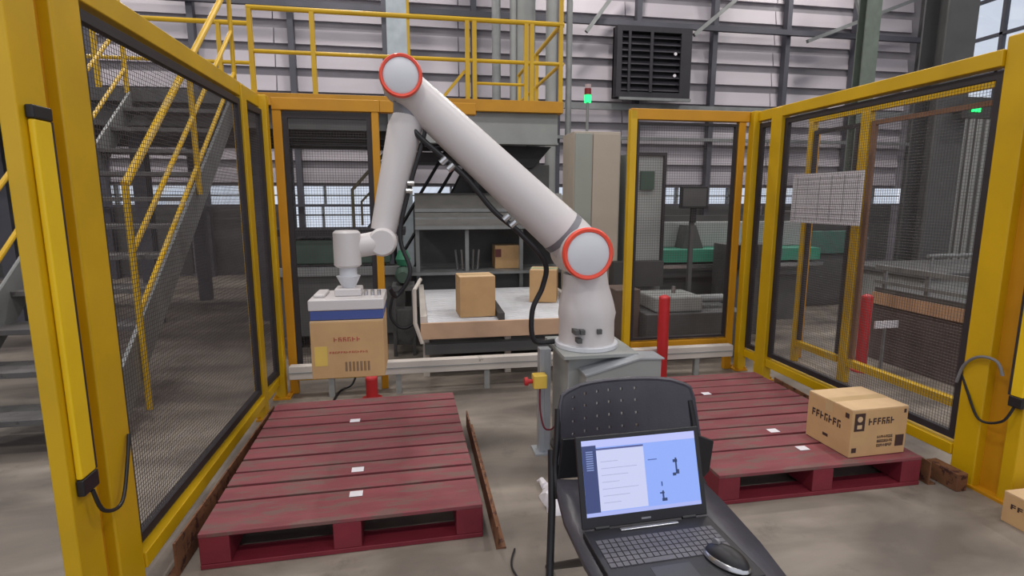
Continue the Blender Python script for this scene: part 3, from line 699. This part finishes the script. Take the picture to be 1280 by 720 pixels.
for z, rad in ((3.24, .024), (2.84, .02)):
    part('rail_tube', MB().cyl((-1.55, 6.0, z), (PX1, 6.0, z), rad, n=10), YEL, r)
    part('rail_tube', MB().cyl((PX1 - .03, 6.0, z), (PX1 - .03, 8.45, z), rad, n=10), YEL, r)
    part('rail_tube', MB().cyl((-1.7, 6.6, z + .02), (-4.5, 6.6, z + .02), rad, n=10), YEL, r)
for x in (-1.53, -0.95, 0.585, 0.66, 1.21, 1.27):
    part('rail_post', MB().box(x - .022, x + .022, 5.98, 6.025, 2.45, 3.25), YEL, r)
for x, y in ((1.59, 6.0), (1.59, 7.2), (1.59, 8.4)): part('rail_post', MB().box(x - .02, x + .02, y - .02, y + .02, 2.44, 3.9 if y < 6.1 else 3.25), YEL, r)
for x in (-2.0, -3.2, -4.4): part('rail_post', MB().box(x - .02, x + .02, 6.58, 6.62, 2.44, 3.28), YEL, r)
part('rail_post', MB().box(-0.03, 0.0, 6.0, 6.04, 2.45, 4.4), YEL, r)
part('kick_brace', MB().beam((0.33, 6.03, 2.47), (0.56, 6.03, 2.74), .03, .03), YEL, r)
part('rail_tube', MB().cyl((0.66, 6.03, 2.62), (1.21, 6.03, 2.62), .015, n=8), YEL, r)

# steel columns of the hall
def hcol(x, y, w, d, label, h=7.6, ms=(GREYD, GREYD), grp='steel columns of the hall'):
    r = root('steel_column', (x, y, 0), label, 'column', grp)
    part('web', MB().box(x - .012, x + .012, y - d / 2 + .02, y + d / 2 - .02, 0.02, h), ms[0], r)
    part('flange', MB().box(x - w / 2, x + w / 2, y - d / 2, y - d / 2 + .022, 0.02, h), ms[1], r)
    part('flange', MB().box(x - w / 2, x + w / 2, y + d / 2 - .022, y + d / 2, 0.02, h), ms[1], r)
    part('base_plate', MB().box(x - w / 2 - .05, x + w / 2 + .05, y - d / 2 - .05, y + d / 2 + .05, 0, .02), ms[0], r)
hcol(6.48, 6.05, 0.42, 0.34, 'wide grey steel column beyond the right fence')
hcol(8.15, 9.2, 0.3, 0.2, 'green-grey steel column near the far right corner', ms=(GREYD, mat('green_grey_paint', (112, 122, 112), .6)))
hcol(1.9, 9.6, 0.3, 0.4, 'pale grey steel column behind the right end of the platform', ms=(GREY, GREY))
hcol(-0.2, 9.8, 0.34, 0.3, 'pale blue-grey column rising behind the robot elbow', ms=(mat('pale_blue_grey', (176, 186, 192), .5), MATS['pale_blue_grey']))
pipes = None
for k, (x, rad, c) in enumerate(((1.35, .07, STEEL), (2.25, .09, GREY), (2.55, .05, STEEL), (1.62, .05, GREY))):
    single('vertical_pipe', MB().cyl((x, 9.1, 0), (x, 9.1, 7.6), rad, n=14), c, ('grey riser pipe, leftmost of the four behind the platform end', 'thick pale riser pipe between the thin pipes beyond the platform', 'thin riser pipe, rightmost of the four behind the platform end', 'thin pale riser pipe, second from left behind the platform end')[k], 'pipe', 'riser pipes behind the platform')

# under the platform: dark hopper, dark stair, hood
r = root('hopper', (1.1, 6.6, 1.6), 'dark funnel hopper hanging under the platform behind the upper arm', 'hopper')
part('funnel', MB().prism([(.70, 2.0), (1.56, 2.0), (1.35, 1.76), (.95, 1.76)], 'y', 6.25, 6.9), mat('charcoal_paint', (48, 48, 50), .7), r, bevel=.005)
part('chute', MB().box(1.20, 1.55, 6.3, 6.6, 1.2, 1.80), GREYD, r, bevel=.005)
part('hopper_frame', MB().box(.72, .78, 6.7, 6.8, 1.32, 1.78).box(.95, 1.0, 6.7, 6.8, 1.35, 1.78).box(0.72, 1.3, 6.7, 6.8, 1.3, 1.36), BLACK, r)
for x in (0.74, 1.22): part('support_leg', MB().box(x - .03, x + .03, 6.74, 6.80, 0, 1.32), GREYD, r)
DG = mat('charcoal_steel', (70, 68, 68), .6)
r = root('access_stair', (0.3, 6.9, 0), 'dark steel stair flight under the platform, seen between the robot links', 'staircase')
for y in (7.0, 7.55):
    part('stringer', MB().prism([(-0.30, 0.0), (0.1, 0.0), (1.25, 1.93), (0.85, 1.95), (0.72, 1.95)], 'y', y, y + .03), DG, r)
part('landing', MB().box(0.0, 1.1, 6.98, 7.6, 1.86, 1.98), DG, r)
for i in range(8):
    z = .22 + i * .22; x = -.12 + z * .535; part('tread', MB().box(x - .1, x + .1, 7.03, 7.55, z - .02, z), TREAD, r)
for a, b in (((-.25, 6.97, .95), (.4, 6.97, 2.0)), ((-.25, 6.97, .6), (.5, 6.97, 1.8)), ((-.25, 6.97, .0), (-.25, 6.97, .95)), ((0.75, 6.97, 1.9), (0.95, 6.97, 2.1)), ((0.95, 6.97, 1.9), (1.6, 6.97, 1.05))):
    part('handrail', MB().cyl(a, b, .02, n=8), BLACK, r)
# second stair handrail seen through back-left mesh
r = root('stair_rail', (-0.9, 7.2, 0), 'dull olive tube handrail behind the back left mesh panel', 'handrail')
OL = mat('olive_paint', (112, 104, 78), .6)
part('rail_tube', MB().rod([(-0.72, 6.8, .95), (-0.72, 6.8, 1.52), (-0.30, 6.8, 1.98)], .02, 8), OL, r)
part('rail_tube', MB().rod([(-0.62, 6.8, 1.1), (-0.62, 6.8, 1.38), (-0.22, 6.8, 1.80)], .014, 8), OL, r)
for x in (-.72, -.35): part('rail_post', MB().cyl((x, 6.8, 0), (x, 6.8, .95 if x < -.5 else 1.6), .018, n=8), OL, r)
for i in range(4): part('step', MB().box(-.62 + i * .1, -.48 + i * .1, 6.85, 7.35, .95 + i * .14, .98 + i * .14), DG, r)
part('stringer', MB().prism([(-.75, .85), (-.62, .85), (-.1, 1.5), (-.16, 1.6)], 'y', 6.83, 6.86), DG, r)

r = root('machine_hood', (0.9, 6.6, 0), 'long grey sheet metal hood over the conveyor line behind the robot', 'machine')
part('hood_top', MB().prism([(5.9, 1.15), (6.5, 1.48), (6.55, 1.48), (6.55, 1.1), (5.9, 1.09)], 'x', 0.0, 1.75), mat('hood_grey', (120, 118, 114), .5, .1), r)
for k in range(3): part('hood_slat', MB().box(0.0, 1.75, 5.86 + k * .12, 5.90 + k * .12, 1.09 + k * .09, 1.125 + k * .09), STEEL, r)
part('back_panel', MB().box(0.0, 1.75, 6.45, 6.5, 0.35, 1.1), GREYD, r)
part('front_panel', MB().box(-.05, 1.75, 6.0, 6.1, 0.0, 0.62), GREYD, r)
for x in (0.02, 0.55, 1.15, 1.72): part('upright', MB().box(x - .02, x + .02, 5.93, 5.97, 0, 1.08), STEEL, r)
for k in range(5): part('rod', MB().cyl((.45 + k * .055, 6.02, .64), (.43 + k * .065, 6.03, .86), .012, n=6), CHROME, r)
part('shelf', MB().box(-.05, 1.75, 5.88, 6.45, 0.60, 0.63), STEEL, r)

# ================================================================== CONVEYOR WITH CARTONS
r = root('conveyor', (0.55, 5.0, 0), 'grey slat conveyor leading to the robot, carrying brown cartons', 'conveyor')
CZ = 0.46
part('side_rail', MB().box(0.02, 0.07, 4.2, 5.85, CZ - .09, CZ + .05), BEAMW, r, bevel=.003)
part('side_rail', MB().box(1.38, 1.43, 4.2, 5.85, CZ - .09, CZ + .05), BEAMW, r, bevel=.003)
part('centre_rail', MB().beam((0.66, 4.22, CZ + .02), (0.69, 5.85, CZ + .02), .05, .06), DG, r)
rl = None
for k in range(22):
    y = 4.25 + k * .073
    if rl is None: o = part('roller', MB().cyl((.07, 0, 0), (1.38, 0, 0), .030, n=12), mat('pale_roller', (204, 204, 208), .35, .2), r); rl = o; base_loc = o.location.copy()
    else: o = rl.copy(); COL.objects.link(o)
    o.location = Vector((0, y, CZ - .03))
part('front_apron', MB().box(0.02, 1.43, 4.17, 4.195, 0.33, CZ + .0), mat('tan_apron', (196, 162, 134), .6, 0, .08), r, bevel=.003)
part('lower_tray', MB().box(0.05, 1.4, 4.2, 5.8, 0.20, 0.28), GREYD, r)
for x in (0.06, 0.72, 1.38):
    for y in (4.3, 5.7): part('leg', MB().box(x - .025, x + .025, y - .025, y + .025, 0, CZ - .09), BEAMW, r)
part('cross_bar', MB().box(0.05, 1.4, 4.28, 4.32, .08, .12), GREY, r)
part('pipe_frame', MB().rod([(0.03, 4.18, .30), (-.02, 4.18, .46), (-.02, 4.18, .72), (.03, 4.6, .74)], .016, 8), BEAMW, r)
cz = CZ + .002
c1 = carton(0.29, 0.26, 0.33, (0.475, 4.46, cz), .06, 'plain brown carton at the front left of the conveyor', 'cartons on the conveyor', full=False)
c2 = carton(0.25, 0.28, 0.30, (1.19, 5.0, cz), -.3, 'brown carton with pale green tape behind the robot shoulder', 'cartons on the conveyor', full=False)
part('green_tape', MB().box(-.126, .126, -.03, .03, .3012, .303).box(-.127, -.1262, -.03, .03, .2, .3), mat('pale_green_tape', (168, 196, 156), .4), c2)
c3 = carton(0.30, 0.26, 0.26, (1.03, 6.22, .632), 0.0, 'brown carton on the far shelf under the hood, right of the rods', None, full=False)
part('dark_label', MB().box(-.149, -.08, -.1312, -.13, .13, .22), mat('maroon_label', (110, 60, 60), .7), c3)

# machinery left of conveyor (behind the back-left panel)
r = root('filling_machine', (-0.5, 5.6, 0), 'dark grey-green packing machine behind the back left mesh panel', 'machine')
GG = mat('machine_green', (64, 84, 74), .5)
part('body', MB().box(-1.25, -0.12, 5.3, 6.0, 0.12, 0.72), GREYD, r, bevel=.01)
for x in (-1.2, -.3): part('foot', MB().box(x, x + .1, 5.35, 5.95, 0, .12), GREYD, r)
part('table_edge', MB().box(-1.28, -0.10, 5.26, 5.30, 0.70, 0.78), STEEL, r)
part('upper_housing', MB().box(-1.15, -0.25, 5.5, 5.95, 0.78, 1.02), GG, r, bevel=.02)
part('ledge', MB().box(-1.3, -.1, 5.45, 6.0, 1.06, 1.12), BLACK, r)
for x in (-1.2, -.14): part('stand', MB().box(x - .02, x + .02, 5.6, 5.64, .72, 1.06), STEEL, r)
r = root('pump_unit', (0.0, 5.2, 0), 'green pump motor with grey pipes beside the conveyor left edge', 'machine')
part('motor', MB().rod([(-.12, 4.9, .72), (-.12, 5.0, .72), (-.12, 5.2, .72)], [.05, .075, .075], 18), GG, r)
part('motor', MB().rod([(-0.12, 5.15, .80), (-.12, 5.15, .86), (-.12, 5.15, .94)], [.05, .07, .04], 18), mat('bright_green_paint', (50, 120, 90), .5), r)
part('frame', MB().box(-.22, -.02, 4.9, 5.2, .60, .64).box(-.22, -.19, 4.9, 4.93, 0, .6).box(-.05, -.02, 4.9, 4.93, 0, .6).box(-.22, -.02, 4.92, 5.1, .1, .42), GREYD, r)
part('pipe', MB().rod(smooth_path([(-.2, 4.88, .6), (-.24, 4.86, .4), (-.16, 4.85, .28), (-.05, 4.86, .3), (-.0, 4.9, .45)]), .012, 8), BLACK, r)
single('cable', MB().rod(smooth_path([(-.45, 4.2, .26), (-.46, 4.18, .14), (-.5, 4.1, .03), (-.58, 4.0, .012), (-.6, 3.7, .012)]), .008, 8), BLACK, 'black cable trailing down to the floor behind the left pallet', 'cable')

# ================================================================== CABINET, LAMP TOWER, MONITOR, RIGHT MACHINES
r = root('control_cabinet', (1.85, 5.3, 0), 'tall grey and beige control cabinet behind the robot shoulder', 'cabinet')
part('body', MB().box(1.52, 1.99, 5.2, 5.6, 0.08, 2.05), CABT, r, bevel=.006)
part('door', MB().box(1.53, 1.70, 5.188, 5.199, 0.12, 2.03), CABG, r, bevel=.003)
part('door', MB().box(1.71, 1.98, 5.188, 5.199, 0.12, 2.03), CABT, r, bevel=.003)
part('plinth', MB().box(1.54, 1.97, 5.22, 5.58, 0, .08), BLACK, r)
part('side_plate', MB().box(1.99, 2.0, 5.22, 5.58, .1, 2.0), CABG, r)
r = root('signal_tower', (1.71, 5.4, 2.05), 'signal light tower with lit green lens on top of the cabinet', 'signal lamp')
part('pole', MB().cyl((1.71, 5.4, 2.05), (1.71, 5.4, 2.35), .014, n=10), STEEL, r)
part('green_lens', MB().cyl((1.71, 5.4, 2.35), (1.71, 5.4, 2.42), .034, n=18), GREENL, r)
part('red_lens', MB().cyl((1.71, 5.4, 2.422), (1.71, 5.4, 2.48), .034, n=18), REDL, r)
part('cap', MB().cyl((1.71, 5.4, 2.482), (1.71, 5.4, 2.52), .03, n=18), mat('pink_cap', (190, 170, 170), .5), r)
r = root('narrow_locker', (2.25, 5.3, 0), 'narrow grey locker behind the back right fence post', 'cabinet')
part('body', MB().box(2.08, 2.46, 5.2, 5.6, 0.05, 1.85), GREY, r, bevel=.005)
part('feet', MB().box(2.1, 2.44, 5.22, 5.58, 0, .05), BLACK, r)
part('dark_frame', MB().box(2.07, 2.10, 5.18, 5.2, .6, 1.86).box(2.44, 2.47, 5.18, 5.2, .6, 1.86).box(2.10, 2.44, 5.18, 5.2, 1.83, 1.86), DARKF, r)
part('gauge', MB().box(2.2, 2.34, 5.17, 5.2, 1.5, 1.68), GG, r)
part('lower_box', MB().box(1.9, 2.42, 5.05, 5.18, .55, .80), DG, r)
r = root('monitor', (2.65, 5.0, 0), 'black monitor on an arm seen through the back right mesh', 'monitor')
part('display', MB().box(2.52, 2.80, 4.95, 4.99, 1.32, 1.53), BLACK, r, bevel=.006)
part('screen', MB().box(2.54, 2.78, 4.945, 4.95, 1.34, 1.51), GREYD, r)
part('neck', MB().beam((2.68, 5.0, 1.36), (2.68, 5.0, 1.18), .05, .03), BLACK, r)
part('stand', MB().box(2.66, 2.70, 5.0, 5.04, 0, 1.2).box(2.50, 2.86, 4.9, 5.15, 0, .02), GREYD, r)
r = root('packing_line', (3.0, 5.8, 0), 'grey machine with a teal belt beyond the back right mesh', 'machine')
part('bed', MB().box(2.5, 4.6, 5.6, 6.3, .55, .70), GREYD, r, bevel=.005)
part('belt', MB().box(2.5, 4.6, 5.58, 6.28, .72, .86), TEAL, r, bevel=.005)
part('cover', MB().box(2.5, 4.6, 5.9, 6.4, .86, 1.15), GREY, r, bevel=.01)
part('rail', MB().box(2.5, 4.6, 5.52, 5.56, .66, .70), CHROME, r)
part('body', MB().box(2.55, 4.5, 5.7, 6.2, 0, .55), GREYD, r)
part('top_bar', MB().box(2.4, 4.7, 6.0, 6.06, 1.15, 1.22), DG, r)
part('guard', MB().prism([(2.95, .86), (3.2, .86), (3.1, 1.12), (3.0, 1.12)], 'y', 5.7, 5.9), GREYD, r)
r = root('gearbox_unit', (2.3, 4.6, 0), 'low grey gearbox machine with shiny knob behind the back right panel', 'machine')
part('body', MB().box(1.95, 2.9, 4.35, 4.9, 0, .42), GREYD, r, bevel=.01)
part('housing', MB().box(2.05, 2.5, 4.4, 4.8, .42, .56), GREY, r, bevel=.02)
part('shaft', MB().cyl((2.5, 4.6, .5), (2.8, 4.6, .5), .04, n=16), STEEL, r)
part('knob', MB().cyl((2.2, 4.38, .6), (2.2, 4.38, .66), .018, n=12), CHROME, r)
part('block', MB().box(1.72, 1.95, 4.5, 4.8, 0, .62), mat('brown_machine', (100, 84, 76), .6), r, bevel=.01)
r = root('guard_cage', (3.05, 4.75, 0), 'dark machine stand behind the far right fence corner', 'machine')
part('stand_body', MB().box(3.15, 3.7, 5.1, 5.4, 0, .95), GREYD, r, bevel=.01)
part('head', MB().box(3.2, 3.45, 5.05, 5.1, .7, .95), BLACK, r, bevel=.01)

r = root('neighbour_conveyor', (4.3, 3.2, 0), 'long grey conveyor with tan side and dark skirt inside the neighbouring cell', 'conveyor')
part('bed', MB().box(4.0, 4.7, 2.0, 4.15, .56, .64), GREYD, r)
part('tan_side', MB().box(3.97, 4.0, 2.0, 4.15, .50, .60), mat('tan_board', (190, 150, 116), .7), r)
part('rail', MB().box(3.98, 4.0, 2.0, 4.15, .68, .71).box(3.98, 4.0, 2.0, 4.15, .80, .84), STEEL, r, kind='stuff')
for k in range(6): part('rail_post', MB().box(4.0, 4.02, 2.05 + k * .4, 2.08 + k * .4, .64, .84), STEEL, r)
part('skirt_panel', MB().box(4.0, 4.03, 2.0, 3.05, .0, .50), mat('brown_grey_panel', (96, 84, 82), .7), r)
part('skirt_panel', MB().box(4.0, 4.03, 3.07, 4.15, .0, .50), MATS['brown_grey_panel'], r)
part('far_leg', MB().box(4.6, 4.65, 2.1, 2.15, 0, .56), GREYD, r); part('far_leg', MB().box(4.6, 4.65, 4.0, 4.05, 0, .56), GREYD, r)
r = root('grey_enclosure', (5.6, 5.0, 0), 'low grey ribbed enclosure beyond the neighbouring conveyor', 'machine')
part('body', MB().box(5.0, 7.2, 4.6, 5.6, 0, .62), GREY, r, bevel=.01)
part('lid', MB().box(4.95, 7.25, 4.55, 5.65, .62, .68), GREYD, r, bevel=.01)
part('rail', MB().cyl((5.0, 4.6, .85), (7.2, 4.6, .85), .02, n=8), STEEL, r)
for k in range(5): part('rail_post', MB().cyl((5.05 + k * .52, 4.6, .68), (5.05 + k * .52, 4.6, .85), .015, n=8), STEEL, r)
r = root('teal_machine', (5.0, 6.4, 0), 'dark machine with a teal cover beyond the neighbouring cell', 'machine')
part('body', MB().box(4.9, 6.0, 6.4, 7.2, 0, .9), GREYD, r, bevel=.01)
part('teal_cover', MB().box(4.95, 5.7, 6.35, 6.4, .7, 1.0), mat('dull_teal', (74, 108, 98), .6), r, bevel=.01)
part('top_box', MB().box(5.0, 5.9, 6.5, 7.1, .9, 1.25), DG, r, bevel=.01)
redpost(3.60, 3.80, .62, 'red post inside the neighbouring cell')
r = root('name_plate', (3.8, 3.8, 0), 'small white plate on a stake inside the neighbouring cell', 'sign')
part('plate', MB().box(3.68, 3.90, 3.78, 3.79, .36, .42), PAPER, r)
part('stake', MB().box(3.78, 3.80, 3.79, 3.805, 0, .42), STEEL, r)
# exit light on a bracket
r = root('green_indicator', (5.9, 5.0, 0), 'small glowing green light box beyond the right fence top', 'lamp')
part('lamp_box', MB().box(6.45, 6.85, 5.67, 5.72, 2.36, 2.60), DG, r)
part('glow_lens', MB().box(6.52, 6.64, 5.655, 5.669, 2.43, 2.52), GREENL, r)
part('bracket', MB().box(6.5, 6.54, 5.72, 5.87, 2.45, 2.5), DG, r)

# ventilation louvre on the back wall
r = root('ventilation_fan', (4.6, 10.4, 3.3), 'large black louvred wall fan unit high on the back wall', 'fan')
VX0, VX1, VZ0, VZ1, VY = 3.86, 5.38, 3.36, 4.66, 10.42
part('casing', MB().box(VX0, VX0 + .1, VY, 10.66, VZ0, VZ1).box(VX1 - .22, VX1, VY, 10.66, VZ0, VZ1).box(VX0 + .1, VX1 - .22, VY, 10.66, VZ1 - .1, VZ1).box(VX0 + .1, VX1 - .22, VY, 10.66, VZ0, VZ0 + .1).box(VX0, VX1, 10.6, 10.66, VZ0, VZ1), mat('fan_black', (40, 38, 44), .6), r)
for k in range(9):
    z = VZ0 + .13 + k * .12
    part('louvre_blade', MB().prism([(VY + .02, z), (VY + .03, z), (VY + .12, z + .09), (VY + .11, z + .09)], 'x', VX0 + .1, VX1 - .22), mat('blade_black', (58, 56, 62), .5), r)
part('sill', MB().box(VX0 + .05, VX1, VY - .06, VY, VZ0 - .06, VZ0 - .01), STEEL, r)
part('frame_stile', MB().box(VX0 + .22, VX0 + .27, VY - .02, VY + .0, VZ0 + .1, VZ1 - .1).box(VX0 + .66, VX0 + .72, VY - .02, VY, VZ0 + .1, VZ1 - .1), MATS['fan_black'], r)
for z in (3.78, 4.18): part('bolt_light', MB().cyl((VX1 - .34, VY - .02, z), (VX1 - .34, VY - .0, z), .03, n=10), PAPER, r)

# small floor items
single('cable', MB().rod(smooth_path([(.36, 1.98, .008), (.33, 1.88, .008), (.35, 1.75, .008), (.33, 1.6, .008), (.42, 1.5, .008)]), .004, 8), BLACK, 'thin black cable lying on the floor left of the chair', 'cable')
r = root('white_bag', (.6, 2.25, 0), 'crumpled white plastic bag on the floor left of the chair', 'bag')
bm_ = dome(.05, .12, .07, n=18, k=6)
vs = [(v[0] + .60 + .012 * math.sin(v[1] * 90 + v[2] * 60), v[1] + 2.3 + .01 * math.cos(v[0] * 120), max(0.001, v[2] * (1 + .25 * math.sin(v[0] * 100 + v[1] * 70)))) for v in bm_.v]
bm_.v = vs; part('bag_body', bm_, PAPER, r)
part('bag_knot', MB().rod([(.585, 2.40, .03), (.58, 2.45, .035), (.565, 2.47, .02)], [.02, .014, .006], 8), PAPER, r)
